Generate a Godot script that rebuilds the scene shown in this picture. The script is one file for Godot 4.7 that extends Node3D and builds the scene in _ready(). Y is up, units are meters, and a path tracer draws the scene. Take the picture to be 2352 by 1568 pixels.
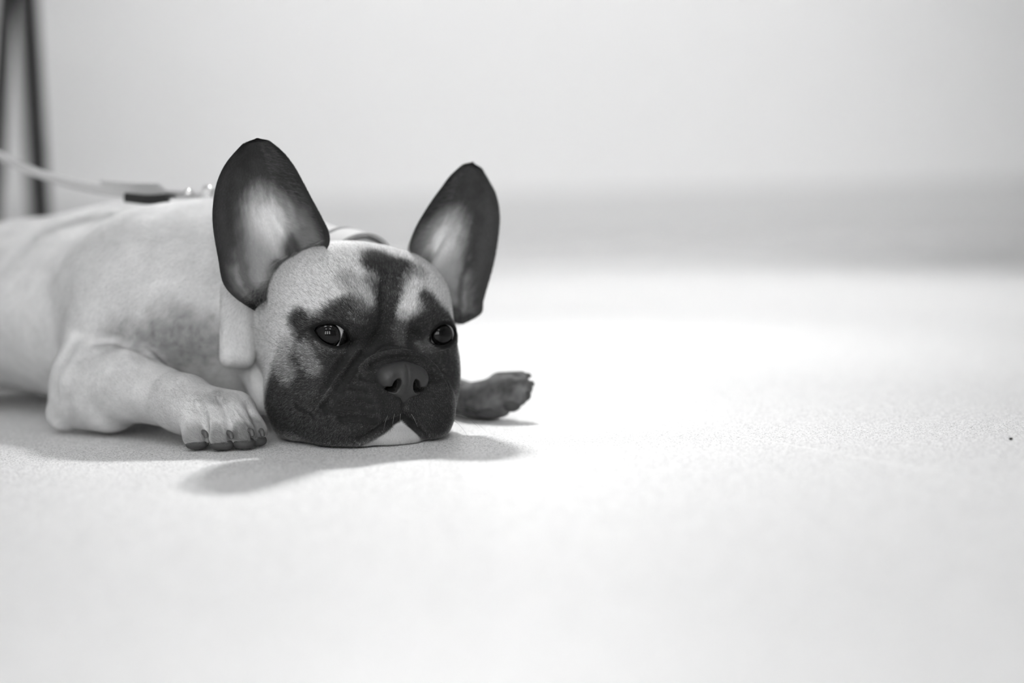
extends Node3D
# A fawn dog lying on a pale floor with its head flat between its forelegs; a pale room behind it.

# ---------------------------------------------------------------- signed distance fields
class Field:
	const ELL := 0
	const CONE := 1
	const CUT := 2
	const LINE := 3
	const LID := 4
	const FLOOR := 5
	var kind := PackedInt32Array()
	var inv: Array[Transform3D] = []
	var va := PackedVector3Array()
	var vb := PackedVector3Array()
	var p0 := PackedFloat32Array()
	var p1 := PackedFloat32Array()
	var kk := PackedFloat32Array()
	var lines: Array[PackedVector3Array] = []

	func put(k: int, t: Transform3D, a: Vector3, b: Vector3, x: float, y: float, s: float, l := PackedVector3Array()) -> void:
		kind.append(k)
		inv.append(t)
		va.append(a)
		vb.append(b)
		p0.append(x)
		p1.append(y)
		kk.append(s)
		lines.append(l)

	func ell(c: Vector3, r: Vector3, s := 0.012, turn := Basis(), cut := false) -> void:
		var t := Transform3D(turn * Basis.from_scale(r), c).affine_inverse()
		put(CUT if cut else ELL, t, Vector3.ONE / r, c, minf(r.x, minf(r.y, r.z)), 0, s)

	func ell2(c: Vector3, r: Vector3, s := 0.012, turn := Basis(), cut := false) -> void:
		ell(c, r, s, turn, cut)
		var mirror := Basis.from_scale(Vector3(-1, 1, 1))
		ell(Vector3(-c.x, c.y, c.z), r, s, mirror * turn * mirror, cut)

	func cone(a: Vector3, b: Vector3, ra: float, rb: float, s := 0.012) -> void:
		put(CONE, Transform3D(), a, b, ra, rb, s)

	# depth > 0 presses a crease in, depth < 0 raises a fold
	func line(pts: PackedVector3Array, depth: float, width: float) -> void:
		put(LINE, Transform3D(), Vector3(), Vector3(), depth, width, 0, pts)

	func line2(pts: PackedVector3Array, depth: float, width: float) -> void:
		line(pts, depth, width)
		var o := PackedVector3Array()
		for p in pts:
			o.append(Vector3(-p.x, p.y, p.z))
		line(o, depth, width)

	func lid(frame: Transform3D, half: float, up: float, down: float, s := 0.0012) -> void:
		var ru := (half * half + up * up) / (2.0 * up)
		var rl := (half * half + down * down) / (2.0 * down)
		put(LID, frame.affine_inverse(), Vector3(0, up - ru, ru), Vector3(0, rl - down, rl), 0, 0, s)

	func floor_at(frame: Transform3D, s := 0.004) -> void:
		put(FLOOR, frame.affine_inverse(), Vector3(), Vector3(), 0, 0, s)

	func single(i: int, p: Vector3) -> float:
		var k := kind[i]
		if k == ELL or k == CUT:
			var q := inv[i] * p
			var l := q.length()
			if l < 1e-5:
				return -p0[i]
			return l * (l - 1.0) / (q * va[i]).length()
		if k == CONE:
			var a := va[i]
			var ab := vb[i] - a
			var h := clampf((p - a).dot(ab) / ab.length_squared(), 0.0, 1.0)
			return (p - a - ab * h).length() - lerpf(p0[i], p1[i], h)
		if k == LINE:
			var l := lines[i]
			var best := 1e9
			for j in l.size() - 1:
				var ab := l[j + 1] - l[j]
				var h := clampf((p - l[j]).dot(ab) / ab.length_squared(), 0.0, 1.0)
				best = minf(best, (p - l[j] - ab * h).length_squared())
			return sqrt(best)
		if k == LID:
			var q := inv[i] * p
			var u := va[i]
			var w := vb[i]
			var f := Vector2(q.x, q.y)
			return maxf(maxf((f - Vector2(u.x, u.y)).length() - u.z, (f - Vector2(w.x, w.y)).length() - w.z), -q.z)
		return (inv[i] * p).y

	func at(p: Vector3, use: PackedInt32Array) -> float:
		var d := 1.0
		for i in use:
			var k := kind[i]
			var e := single(i, p)
			if k <= CONE:
				var s := kk[i]
				var h := maxf(s - absf(d - e), 0.0) / s
				d = minf(d, e) - h * h * s * 0.25
			elif k == LINE:
				var w := e / p1[i]
				if w < 2.6:
					d += p0[i] * exp(-w * w)
			else:
				if k != FLOOR:
					e = -e
				else:
					e = -e
				var s := kk[i]
				var h := maxf(s - absf(d - e), 0.0) / s
				d = maxf(d, e) + h * h * s * 0.25
		return d

	func all() -> PackedInt32Array:
		return PackedInt32Array(range(kind.size()))

	func near(c: Vector3, reach: float, from: PackedInt32Array) -> PackedInt32Array:
		var ds := PackedFloat32Array()
		var best := 1e9
		for i in from:
			var e := single(i, c)
			ds.append(e)
			if kind[i] <= CONE:
				best = minf(best, e)
		var out := PackedInt32Array()
		var n := 0
		for i in from:
			var k := kind[i]
			var e := ds[n]
			n += 1
			if k <= CONE:
				if e < maxf(best, -reach) + 2.2 * reach + kk[i]:
					out.append(i)
			elif k == LINE:
				if e < reach + 2.6 * p1[i]:
					out.append(i)
			elif e < reach * 1.3 + kk[i]:
				out.append(i)
		return out

	# surface nets over the box lo..hi; returns [vertices, normals, indices]
	func nets(lo: Vector3, hi: Vector3, cell: float) -> Array:
		var b := 4
		var nb := Vector3i(((hi - lo) / (cell * b)).ceil())
		var n := nb * b + Vector3i.ONE
		var sx := 1
		var sy := n.x
		var sz := n.x * n.y
		var v := PackedFloat32Array()
		v.resize(sz * n.z)
		v.fill(9.0)
		var blocks := PackedInt32Array()
		var every := all()
		var big := 4
		var reach_big := cell * b * big * 0.87
		var reach := cell * b * 0.87
		for bz in range(0, nb.z, big):
			for by in range(0, nb.y, big):
				for bx in range(0, nb.x, big):
					var c := lo + (Vector3(bx, by, bz) + Vector3.ONE * big * 0.5) * cell * b
					var some := near(c, reach_big, every)
					if some.is_empty() or absf(at(c, every)) > reach_big * 1.5 + 0.010:
						continue
					for z in range(bz, mini(bz + big, nb.z)):
						for y in range(by, mini(by + big, nb.y)):
							for x in range(bx, mini(bx + big, nb.x)):
								var o := lo + (Vector3(x, y, z) + Vector3.ONE * 0.5) * cell * b
								var few := near(o, reach, some)
								if few.is_empty():
									continue
								var slack := 1.35
								for q in few:
									if kind[q] == LINE:
										slack = 3.2
										break
								if absf(at(o, few)) > reach * slack + 0.0015:
									continue
								blocks.append(x * b + y * b * sy + z * b * sz)
								for k in b + 1:
									for j in b + 1:
										var row := x * b + (y * b + j) * sy + (z * b + k) * sz
										for i in b + 1:
											if v[row + i] == 9.0:
												v[row + i] = at(lo + Vector3(x * b + i, y * b + j, z * b + k) * cell, few)
		var ids := {}
		var pos := PackedVector3Array()
		var nor := PackedVector3Array()
		var idx := PackedInt32Array()
		var corner := [0, 1, sy, sy + 1, sz, sz + 1, sz + sy, sz + sy + 1]
		var edges := [[0, 1], [2, 3], [4, 5], [6, 7], [0, 2], [1, 3], [4, 6], [5, 7], [0, 4], [1, 5], [2, 6], [3, 7]]
		for start in blocks:
			for k in b:
				for j in b:
					for i in b:
						var g: int = start + i + j * sy + k * sz
						var c0 := v[g]
						var c1 := v[g + 1]
						var c2 := v[g + sy]
						var c3 := v[g + sy + 1]
						var c4 := v[g + sz]
						var c5 := v[g + sz + 1]
						var c6 := v[g + sz + sy]
						var c7 := v[g + sz + sy + 1]
						var lowest := minf(minf(minf(c0, c1), minf(c2, c3)), minf(minf(c4, c5), minf(c6, c7)))
						if lowest >= 0.0:
							continue
						var highest := maxf(maxf(maxf(c0, c1), maxf(c2, c3)), maxf(maxf(c4, c5), maxf(c6, c7)))
						if highest < 0.0 or highest > 5.0:
							continue
						var cs := [c0, c1, c2, c3, c4, c5, c6, c7]
						var sum := Vector3()
						var count := 0
						for e in edges:
							var fa: float = cs[e[0]]
							var fb: float = cs[e[1]]
							if (fa < 0.0) != (fb < 0.0):
								var t := fa / (fa - fb)
								var ca := Vector3(e[0] & 1, (e[0] >> 1) & 1, e[0] >> 2)
								var cb := Vector3(e[1] & 1, (e[1] >> 1) & 1, e[1] >> 2)
								sum += ca.lerp(cb, t)
								count += 1
						var z := g / sz
						var y := (g - z * sz) / sy
						var x := g - z * sz - y * sy
						ids[g] = pos.size()
						pos.append(lo + (Vector3(x, y, z) + sum / count) * cell)
						nor.append(Vector3(c1 + c3 + c5 + c7 - c0 - c2 - c4 - c6, c2 + c3 + c6 + c7 - c0 - c1 - c4 - c5, c4 + c5 + c6 + c7 - c0 - c1 - c2 - c3).normalized())
		for g: int in ids.keys():
			var here := v[g] < 0.0
			for axis in 3:
				var s: int = [sx, sy, sz][axis]
				var s1: int = [sy, sz, sx][axis]
				var s2: int = [sz, sx, sy][axis]
				if (v[g + s] < 0.0) == here:
					continue
				if not (ids.has(g - s1) and ids.has(g - s2) and ids.has(g - s1 - s2)):
					continue
				var q0: int = ids[g]
				var q1: int = ids[g - s1]
				var q2: int = ids[g - s1 - s2]
				var q3: int = ids[g - s2]
				if here:
					idx.append_array([q0, q2, q1, q0, q3, q2])
				else:
					idx.append_array([q0, q1, q2, q0, q2, q3])
		return [pos, nor, idx]


# ---------------------------------------------------------------- helpers
var rng := RandomNumberGenerator.new()
var fine := FastNoiseLite.new()
var coarse := FastNoiseLite.new()
const DETAIL := 1.0


func tag(o: Node, label := "", category := "", group := "", kind := "") -> void:
	if label: o.set_meta("label", label)
	if category: o.set_meta("category", category)
	if group: o.set_meta("group", group)
	if kind: o.set_meta("kind", kind)


func grey(v: float, rough := 0.6, called := "") -> StandardMaterial3D:
	var m := StandardMaterial3D.new()
	m.albedo_color = Color(v, v, v).linear_to_srgb()
	m.roughness = rough
	m.resource_name = called
	return m


func part(called: String, mesh: Mesh, mat: Material, parent: Node = self) -> MeshInstance3D:
	var o := MeshInstance3D.new()
	o.name = called
	o.mesh = mesh
	if mat:
		o.material_override = mat
	o.cast_shadow = GeometryInstance3D.SHADOW_CASTING_SETTING_ON
	parent.add_child(o, true)
	return o


func box(lo: Vector3, hi: Vector3, bevel := 0.0) -> Mesh:
	if bevel <= 0.0:
		var b := BoxMesh.new()
		b.size = hi - lo
		var st := SurfaceTool.new()
		st.append_from(b, 0, Transform3D(Basis(), (lo + hi) / 2.0))
		return st.commit()
	# chamfered: an octagonal section swept along the longest axis would do, here all twelve edges
	var st2 := SurfaceTool.new()
	st2.begin(Mesh.PRIMITIVE_TRIANGLES)
	st2.set_smooth_group(-1)
	var pts := PackedVector3Array()
	var c := (lo + hi) / 2.0
	var h := (hi - lo) / 2.0
	for axis in 3:
		for i in 8:
			var s := Vector3(1 if i & 1 else -1, 1 if i & 2 else -1, 1 if i & 4 else -1)
			var q := h - Vector3.ONE * bevel
			q[axis] = h[axis]
			pts.append(c + s * q)
	var at := func(axis: int, i: int) -> Vector3: return pts[axis * 8 + i]
	var quads := []
	for axis in 3:
		var u: int = 1 << ((axis + 1) % 3)
		var w: int = 1 << ((axis + 2) % 3)
		for side in [0, 1 << axis]:
			quads.append([at.call(axis, side), at.call(axis, side | u), at.call(axis, side | u | w), at.call(axis, side | w)])
		for i in [0, u, w, u | w]:
			var a1: int = (axis + 1) % 3
			var a2: int = (axis + 2) % 3
			quads.append([at.call(a1, i), at.call(a1, i | (1 << axis)), at.call(a2, i | (1 << axis)), at.call(a2, i)])
	for q in quads:
		add_quad(st2, q, c)
	for i in 8:
		add_quad(st2, [at.call(0, i), at.call(1, i), at.call(2, i)], c)
	st2.generate_normals()
	return st2.commit()


# a flat polygon whose front faces away from a centre
func add_quad(st: SurfaceTool, q: Array, centre: Vector3) -> void:
	var n: Vector3 = (q[1] - q[0]).cross(q[2] - q[0])
	if n.dot((q[0] + q[1] + q[2]) / 3.0 - centre) > 0.0:
		q = q.duplicate()
		q.reverse()
	for t in range(1, q.size() - 1):
		for p in [q[0], q[t], q[t + 1]]:
			st.add_vertex(p)


func smooth_line(pts: PackedVector3Array, steps := 8) -> PackedVector3Array:
	var out := PackedVector3Array()
	for i in pts.size() - 1:
		for s in steps:
			out.append(pts[i].cubic_interpolate(pts[i + 1], pts[maxi(i - 1, 0)], pts[mini(i + 2, pts.size() - 1)], float(s) / steps))
	out.append(pts[-1])
	return out


# a tube, or a strap where wide and thick differ; side = the strap's wide direction
func sweep(pts: PackedVector3Array, wide: float, thick: float, side := Vector3.ZERO, taper := 1.0, sides := 12, square := 2.0) -> ArrayMesh:
	var pos := PackedVector3Array()
	var nor := PackedVector3Array()
	var idx := PackedInt32Array()
	var n := pts.size()
	for i in n:
		var t := (pts[mini(i + 1, n - 1)] - pts[maxi(i - 1, 0)]).normalized()
		var u := side if side != Vector3.ZERO else (Vector3.UP if absf(t.y) < 0.9 else Vector3.RIGHT)
		u = (u - t * u.dot(t)).normalized()
		var w := t.cross(u)
		var f := lerpf(1.0, taper, float(i) / (n - 1))
		for s in sides:
			var a := TAU * s / sides
			var ca := signf(cos(a)) * pow(absf(cos(a)), 2.0 / square)
			var sa := signf(sin(a)) * pow(absf(sin(a)), 2.0 / square)
			pos.append(pts[i] + (u * ca * wide + w * sa * thick) * f)
			nor.append((u * cos(a) / wide + w * sin(a) / thick).normalized())
	for i in n - 1:
		for s in sides:
			var a := i * sides + s
			var b := i * sides + (s + 1) % sides
			idx.append_array([a, a + sides, b, b, a + sides, b + sides])
	for end in 2:
		var base := (n - 1) * sides * end
		var c := pos.size()
		pos.append(pts[-1] if end else pts[0])
		nor.append(((pts[-1] - pts[-2]) if end else (pts[0] - pts[1])).normalized())
		for s in sides:
			var a := base + s
			var b := base + (s + 1) % sides
			idx.append_array([c, b, a] if end else [c, a, b])
	return arrays(pos, nor, idx)


func arrays(pos: PackedVector3Array, nor: PackedVector3Array, idx: PackedInt32Array, col := PackedColorArray()) -> ArrayMesh:
	var a := []
	a.resize(Mesh.ARRAY_MAX)
	a[Mesh.ARRAY_VERTEX] = pos
	a[Mesh.ARRAY_NORMAL] = nor
	a[Mesh.ARRAY_INDEX] = idx
	if col.size():
		a[Mesh.ARRAY_COLOR] = col
	var m := ArrayMesh.new()
	m.add_surface_from_arrays(Mesh.PRIMITIVE_TRIANGLES, a)
	return m


func ss(a: float, b: float, x: float) -> float:
	return smoothstep(a, b, x)


# ---------------------------------------------------------------- the dog
const HEAD_AT := Vector3(-0.0917, 0.0795, -1.815)
var head_frame := Transform3D(Basis(Vector3.UP, deg_to_rad(28.0)) * Basis(Vector3.BACK, deg_to_rad(-6.0)), HEAD_AT)
const FAWN := 0.75
const MASK := 0.033
const EYES := [Vector3(-0.0440, -0.0016, -0.0140), Vector3(0.0470, 0.0016, -0.0140)]
const EYE_RADII := [0.0145, 0.0125]

# everything that joins the dog's one skin
var skin_pos := PackedVector3Array()
var skin_nor := PackedVector3Array()
var skin_idx := PackedInt32Array()
var skin_col := PackedColorArray()
var fur := PackedFloat32Array()


const LID_HALF := [0.0142, 0.0122]
const LID_UP := [0.0080, 0.0082]
const LID_DOWN := [0.0074, 0.0075]


# how far outside the opening of the eyelids, in the eye's own axes
func lid_gap(i: int, q: Vector3) -> float:
	var h: float = LID_HALF[i]
	var u: float = LID_UP[i]
	var d: float = LID_DOWN[i]
	var ru := (h * h + u * u) / (2.0 * u)
	var rl := (h * h + d * d) / (2.0 * d)
	return maxf(Vector2(q.x, q.y - u + ru).length() - ru, Vector2(q.x, q.y - rl + d).length() - rl)


func eye_frame(i: int) -> Transform3D:
	var out: Vector3 = [Vector3(-0.20, 0.02, 0.98), Vector3(-0.10, 0.02, 1.0)][i].normalized()
	var x := Vector3.UP.cross(out).normalized()
	var b := Basis(x, out.cross(x), out) * Basis(Vector3.BACK, deg_to_rad([-15.0, 17.0][i]))
	return Transform3D(b, EYES[i])


func head_field() -> Field:
	var f := Field.new()
	f.ell(Vector3(0, 0.012, -0.062), Vector3(0.067, 0.056, 0.056), 0.015)
	f.ell2(Vector3(0.033, 0.022, -0.050), Vector3(0.034, 0.036, 0.042), 0.02)
	f.ell2(Vector3(0.038, -0.026, -0.040), Vector3(0.037, 0.044, 0.044), 0.02)
	f.ell(Vector3(-0.041, -0.056, -0.046), Vector3(0.033, 0.036, 0.044), 0.02)
	f.ell(Vector3(0.036, -0.050, -0.046), Vector3(0.030, 0.030, 0.044), 0.02)
	f.ell(Vector3(0, -0.048, -0.030), Vector3(0.060, 0.032, 0.050), 0.02)
	f.ell2(Vector3(0.026, 0.018, -0.018), Vector3(0.022, 0.022, 0.020), 0.012)
	f.ell(Vector3(0, -0.034, 0.004), Vector3(0.036, 0.026, 0.026), 0.007)
	f.ell(Vector3(-0.036, -0.062, -0.006), Vector3(0.026, 0.031, 0.031), 0.012)
	f.ell(Vector3(0.033, -0.056, -0.008), Vector3(0.023, 0.029, 0.028), 0.012)
	f.ell(Vector3(-0.026, -0.058, 0.011), Vector3(0.027, 0.031, 0.024), 0.008)
	f.ell(Vector3(0.026, -0.054, 0.010), Vector3(0.025, 0.030, 0.024), 0.008)
	f.ell(Vector3(0, -0.049, 0.010), Vector3(0.026, 0.017, 0.0225), 0.008)
	f.ell(Vector3(0, -0.075, 0.016), Vector3(0.028, 0.012, 0.016), 0.003)
	f.cone(Vector3(0, -0.01, -0.08), Vector3(-0.02, 0.012, -0.15), 0.058, 0.07, 0.03)
	for i in 2:
		f.ell(EYES[i], Vector3.ONE * (EYE_RADII[i] + 0.0018), 0.008)
	for i in 2:
		f.lid(eye_frame(i), LID_HALF[i], LID_UP[i], LID_DOWN[i])
	folds(f)
	nostrils(f)
	f.floor_at(head_frame.affine_inverse() * Transform3D(Basis(), Vector3(0, 0.0005, 0)), 0.006)
	return f


func folds(f: Field) -> void:
	# cheek folds beside the muzzle
	f.line(PackedVector3Array([Vector3(-0.0285, -0.0080, 0.0011), Vector3(-0.0348, -0.0152, 0.0043), Vector3(-0.0412, -0.0237, 0.0064), Vector3(-0.0478, -0.0315, 0.0079), Vector3(-0.0532, -0.0400, 0.0095), Vector3(-0.0569, -0.0457, 0.0082), Vector3(-0.0608, -0.0545, 0.0048)]), 0.0085, 0.0030)
	f.line(PackedVector3Array([Vector3(-0.0281, -0.0121, 0.0040), Vector3(-0.0352, -0.0199, 0.0075), Vector3(-0.0420, -0.0283, 0.0103), Vector3(-0.0476, -0.0348, 0.0120), Vector3(-0.0535, -0.0433, 0.0122), Vector3(-0.0574, -0.0504, 0.0100), Vector3(-0.0604, -0.0567, 0.0059)]), -0.0055, 0.0030)
	f.line(PackedVector3Array([Vector3(-0.0077, -0.0020, -0.0028), Vector3(-0.0137, -0.0075, 0.0024), Vector3(-0.0237, -0.0144, 0.0103), Vector3(-0.0309, -0.0201, 0.0113), Vector3(-0.0361, -0.0259, 0.0134), Vector3(-0.0431, -0.0333, 0.0166), Vector3(-0.0488, -0.0420, 0.0187), Vector3(-0.0525, -0.0483, 0.0177), Vector3(-0.0559, -0.0535, 0.0143)]), 0.0110, 0.0036)
	f.line(PackedVector3Array([Vector3(0.0199, 0.0004, -0.0004), Vector3(0.0237, -0.0044, -0.0002), Vector3(0.0296, -0.0103, 0.0022), Vector3(0.0344, -0.0150, 0.0043), Vector3(0.0375, -0.0207, 0.0072), Vector3(0.0382, -0.0257, 0.0138), Vector3(0.0378, -0.0302, 0.0204)]), 0.0090, 0.0034)
	f.line(PackedVector3Array([Vector3(0.0285, -0.0060, -0.0001), Vector3(0.0350, -0.0110, 0.0015), Vector3(0.0405, -0.0170, 0.0035), Vector3(0.0440, -0.0240, 0.0065)]), 0.0024, 0.0020)
	# roll of skin over the nose
	f.line(PackedVector3Array([Vector3(-0.0297, -0.0232, 0.0162), Vector3(-0.0223, -0.0175, 0.0163), Vector3(-0.0133, -0.0142, 0.0179), Vector3(-0.0041, -0.0122, 0.0180), Vector3(0.0050, -0.0117, 0.0169), Vector3(0.0135, -0.0123, 0.0146), Vector3(0.0195, -0.0141, 0.0136), Vector3(0.0257, -0.0169, 0.0127), Vector3(0.0307, -0.0222, 0.0158), Vector3(0.0332, -0.0294, 0.0229), Vector3(0.0346, -0.0362, 0.0275)]), -0.0055, 0.0030)
	f.line(PackedVector3Array([Vector3(-0.0215, -0.0215, 0.0205), Vector3(-0.0122, -0.0168, 0.0214), Vector3(-0.0018, -0.0151, 0.0219), Vector3(0.0108, -0.0155, 0.0206), Vector3(0.0183, -0.0198, 0.0213)]), 0.0060, 0.0028)
	f.line(PackedVector3Array([Vector3(-0.0306, -0.0293, 0.0220), Vector3(-0.0252, -0.0293, 0.0243), Vector3(-0.0207, -0.0300, 0.0261)]), 0.0060, 0.0024)
	f.line(PackedVector3Array([Vector3(0.0207, -0.0294, 0.0264), Vector3(0.0313, -0.0294, 0.0238)]), 0.0055, 0.0024)
	# furrow of the brow, dimple of the philtrum
	f.line(PackedVector3Array([Vector3(-0.0005, 0.0400, -0.0115), Vector3(-0.0022, 0.0279, -0.0061), Vector3(-0.0030, 0.0188, -0.0036), Vector3(-0.0032, 0.0086, -0.0037), Vector3(-0.0050, 0.0006, -0.0038)]), 0.0040, 0.0055)
	f.line(PackedVector3Array([Vector3(0.0, -0.0440, 0.0330), Vector3(0.0008, -0.0520, 0.0318), Vector3(0.0014, -0.0590, 0.0292)]), 0.0047, 0.0024)
	# mouth: lips hang over the chin
	f.line(PackedVector3Array([Vector3(0.0014, -0.0590, 0.0292), Vector3(-0.0058, -0.0618, 0.0286), Vector3(-0.0146, -0.0640, 0.0318), Vector3(-0.0202, -0.0675, 0.0324), Vector3(-0.0251, -0.0714, 0.0319), Vector3(-0.0324, -0.0760, 0.0298)]), 0.0050, 0.0024)
	f.line(PackedVector3Array([Vector3(0.0014, -0.0590, 0.0292), Vector3(0.0078, -0.0616, 0.0279), Vector3(0.0127, -0.0662, 0.0278), Vector3(0.0182, -0.0718, 0.0278), Vector3(0.0259, -0.0775, 0.0233)]), 0.0050, 0.0024)
	f.line(PackedVector3Array([Vector3(-0.0677, -0.0558, -0.0108), Vector3(-0.0646, -0.0580, -0.0037), Vector3(-0.0615, -0.0588, 0.0038)]), 0.0026, 0.0024)
	# rumpled upper lip
	for w in [[Vector3(-0.050, -0.046, 0.0195), Vector3(-0.038, -0.043, 0.028), Vector3(-0.028, -0.046, 0.033)], [Vector3(-0.049, -0.054, 0.021), Vector3(-0.037, -0.051, 0.031), Vector3(-0.026, -0.0535, 0.0345)], [Vector3(-0.046, -0.061, 0.0245), Vector3(-0.036, -0.059, 0.0315), Vector3(-0.024, -0.061, 0.0345)], [Vector3(-0.038, -0.037, 0.0225), Vector3(-0.030, -0.038, 0.0275)]]:
		f.line(PackedVector3Array(w), 0.0048, 0.0030)
	# creases of the eyelids
	f.line(PackedVector3Array([Vector3(-0.0625, 0.0020, -0.0130), Vector3(-0.0567, 0.0090, -0.0065), Vector3(-0.0498, 0.0122, -0.0024), Vector3(-0.0420, 0.0104, 0.0011), Vector3(-0.0350, 0.0050, 0.0021)]), 0.0020, 0.0016)
	f.line(PackedVector3Array([Vector3(-0.0605, -0.0080, -0.0065), Vector3(-0.0555, -0.0131, -0.0023), Vector3(-0.0479, -0.0149, 0.0016), Vector3(-0.0390, -0.0129, 0.0028)]), 0.0016, 0.0018)
	f.line(PackedVector3Array([Vector3(0.0349, 0.0104, 0.0013), Vector3(0.0424, 0.0142, -0.0009), Vector3(0.0511, 0.0130, -0.0040)]), 0.0020, 0.0016)
	f.line(PackedVector3Array([Vector3(0.0348, -0.0103, 0.0005), Vector3(0.0418, -0.0117, 0.0015), Vector3(0.0510, -0.0095, -0.0007)]), 0.0010, 0.0016)


# strokes of coat colour on the head: path, radius, darkness (0 fawn, 1 black), strength
var strokes := [
	[[Vector3(-0.0746, -0.0567, -0.0303), Vector3(-0.0637, -0.0655, -0.0046), Vector3(-0.0437, -0.0618, 0.0292), Vector3(-0.0107, -0.0495, 0.0326), Vector3(0.0251, -0.0552, 0.0340)], 0.042, 1.0, 1.0],
	[[Vector3(-0.0670, -0.0319, -0.0102), Vector3(-0.0432, -0.0266, 0.0072), Vector3(-0.0190, -0.0246, 0.0240), Vector3(0.0130, -0.0204, 0.0241), Vector3(0.0493, -0.0243, 0.0032)], 0.034, 1.0, 1.0],
	[[Vector3(-0.0350, -0.0330, 0.0200), Vector3(-0.0100, -0.0080, 0.0120), Vector3(0.0150, -0.0080, 0.0100), Vector3(0.0350, -0.0300, 0.0180)], 0.026, 1.0, 1.0],
	[[Vector3(-0.0765, -0.0473, -0.0340), Vector3(-0.0728, -0.0676, -0.0414)], 0.022, 1.0, 0.9],
	[[Vector3(0.055, -0.045, -0.02), Vector3(0.05, -0.06, -0.02)], 0.034, 1.0, 0.95],
	[[Vector3(-0.0600, -0.0010, -0.0124), Vector3(-0.0490, 0.0070, -0.0009), Vector3(-0.0236, -0.0021, -0.0002), Vector3(-0.0001, 0.0001, -0.0044)], 0.0195, 1.0, 1.0],
	[[Vector3(0.0132, 0.0007, -0.0019), Vector3(0.0307, 0.0116, 0.0023), Vector3(0.0500, 0.0090, -0.0027), Vector3(0.0541, -0.0045, -0.0016)], 0.0185, 1.0, 1.0],
	[[Vector3(-0.0655, 0.0085, -0.0240), Vector3(-0.0640, 0.0050, -0.0200)], 0.0130, 1.0, 1.0],
	[[Vector3(-0.0452, 0.0149, -0.0024), Vector3(-0.0350, 0.0215, 0.0006), Vector3(-0.0245, 0.0177, 0.0029), Vector3(-0.0150, 0.0140, 0.0)], 0.0125, 1.0, 0.95],
	[[Vector3(-0.0005, 0.0570, -0.0280), Vector3(0.0047, 0.0523, -0.0221), Vector3(0.0030, 0.0394, -0.0120), Vector3(-0.0025, 0.0230, -0.0043), Vector3(-0.0014, 0.0067, -0.0043)], 0.0190, 1.0, 1.0],
	[[Vector3(-0.0080, 0.0515, -0.0214), Vector3(0.0175, 0.0527, -0.0213)], 0.0135, 1.0, 1.0],
	[[Vector3(-0.0150, 0.0380, -0.0100), Vector3(-0.0100, 0.0250, -0.0030)], 0.0100, 1.0, 0.6],
	[[Vector3(0.0283, 0.0300, 0.0001), Vector3(0.0363, 0.0200, 0.0010), Vector3(0.0480, 0.0130, -0.0034)], 0.0110, 1.0, 0.95],
	[[Vector3(0.0290, 0.0503, -0.0186), Vector3(0.0230, 0.0440, -0.0120)], 0.0110, 0.7, 0.55],
	[[Vector3(-0.0340, 0.0400, -0.0100), Vector3(-0.0284, 0.0352, -0.0030), Vector3(-0.0226, 0.0258, 0.0014)], 0.0135, 0.55, 0.55],
	[[Vector3(0.0250, 0.0410, -0.0090), Vector3(0.0192, 0.0356, -0.0040), Vector3(0.0129, 0.0239, -0.0007), Vector3(0.0105, 0.0170, -0.0010)], 0.0072, 0.05, 0.95],
	[[Vector3(-0.0229, 0.0354, -0.0032), Vector3(-0.0187, 0.0260, 0.0007)], 0.0060, 0.2, 0.6],
	[[Vector3(-0.0641, -0.0124, -0.0117), Vector3(-0.0628, -0.0202, -0.0077), Vector3(-0.0593, -0.0262, -0.0029)], 0.0090, 0.55, 0.65],
	[[Vector3(-0.0729, -0.0124, -0.0309), Vector3(-0.0750, -0.0241, -0.0324), Vector3(-0.0729, -0.0314, -0.0213)], 0.0125, 0.45, 0.70],
	[[Vector3(-0.0732, 0.0033, -0.0666), Vector3(-0.0729, -0.0165, -0.0645), Vector3(-0.0743, -0.0329, -0.0602), Vector3(-0.0740, -0.0700, -0.0900)], 0.0200, 0.0, 1.0],
	[[Vector3(0.0105, 0.0150, -0.0010), Vector3(0.0084, 0.0060, -0.0029), Vector3(0.0100, -0.0030, 0.0000)], 0.0075, 0.72, 0.5],
	[[Vector3(0.0620, -0.0196, -0.0150), Vector3(0.0620, -0.0285, -0.0150)], 0.0090, 0.5, 0.75],
]


# how black the coat is at a point of the head: 0 fawn, 1 mask
func head_mask(p: Vector3) -> float:
	var m := 0.0
	var q := p + Vector3(coarse.get_noise_3dv(p * 2.6), coarse.get_noise_3dv(p * 2.6 + Vector3.ONE), coarse.get_noise_3dv(p * 2.6 - Vector3.ONE)) * 0.0022
	for st in strokes:
		var l: Array = st[0]
		var best := 1e9
		for j in l.size() - 1:
			var ab: Vector3 = l[j + 1] - l[j]
			var h := clampf((q - l[j]).dot(ab) / ab.length_squared(), 0.0, 1.0)
			best = minf(best, (q - l[j] - ab * h).length())
		var r: float = st[1]
		if best < 1.05 * r:
			m = lerpf(m, st[2], float(st[3]) * (1.0 - ss(0.30 * r, 1.05 * r, best)))
	return m


# below the lips the chin is white
func chin(p: Vector3) -> float:
	if p.z < 0.004 or p.y > -0.0575 or absf(p.x) > 0.034:
		return 0.0
	var edge := -0.0605 - absf(p.x - 0.001) * (0.62 if p.x < 0.0 else 0.78)
	return ss(0.0, 0.0022, edge - p.y) * (1.0 - ss(0.019, 0.031, absf(p.x + 0.004)))


func coat(m: float) -> float:
	return pow(lerpf(pow(FAWN, 0.45), pow(MASK, 0.45), m), 1.0 / 0.45)


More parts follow.
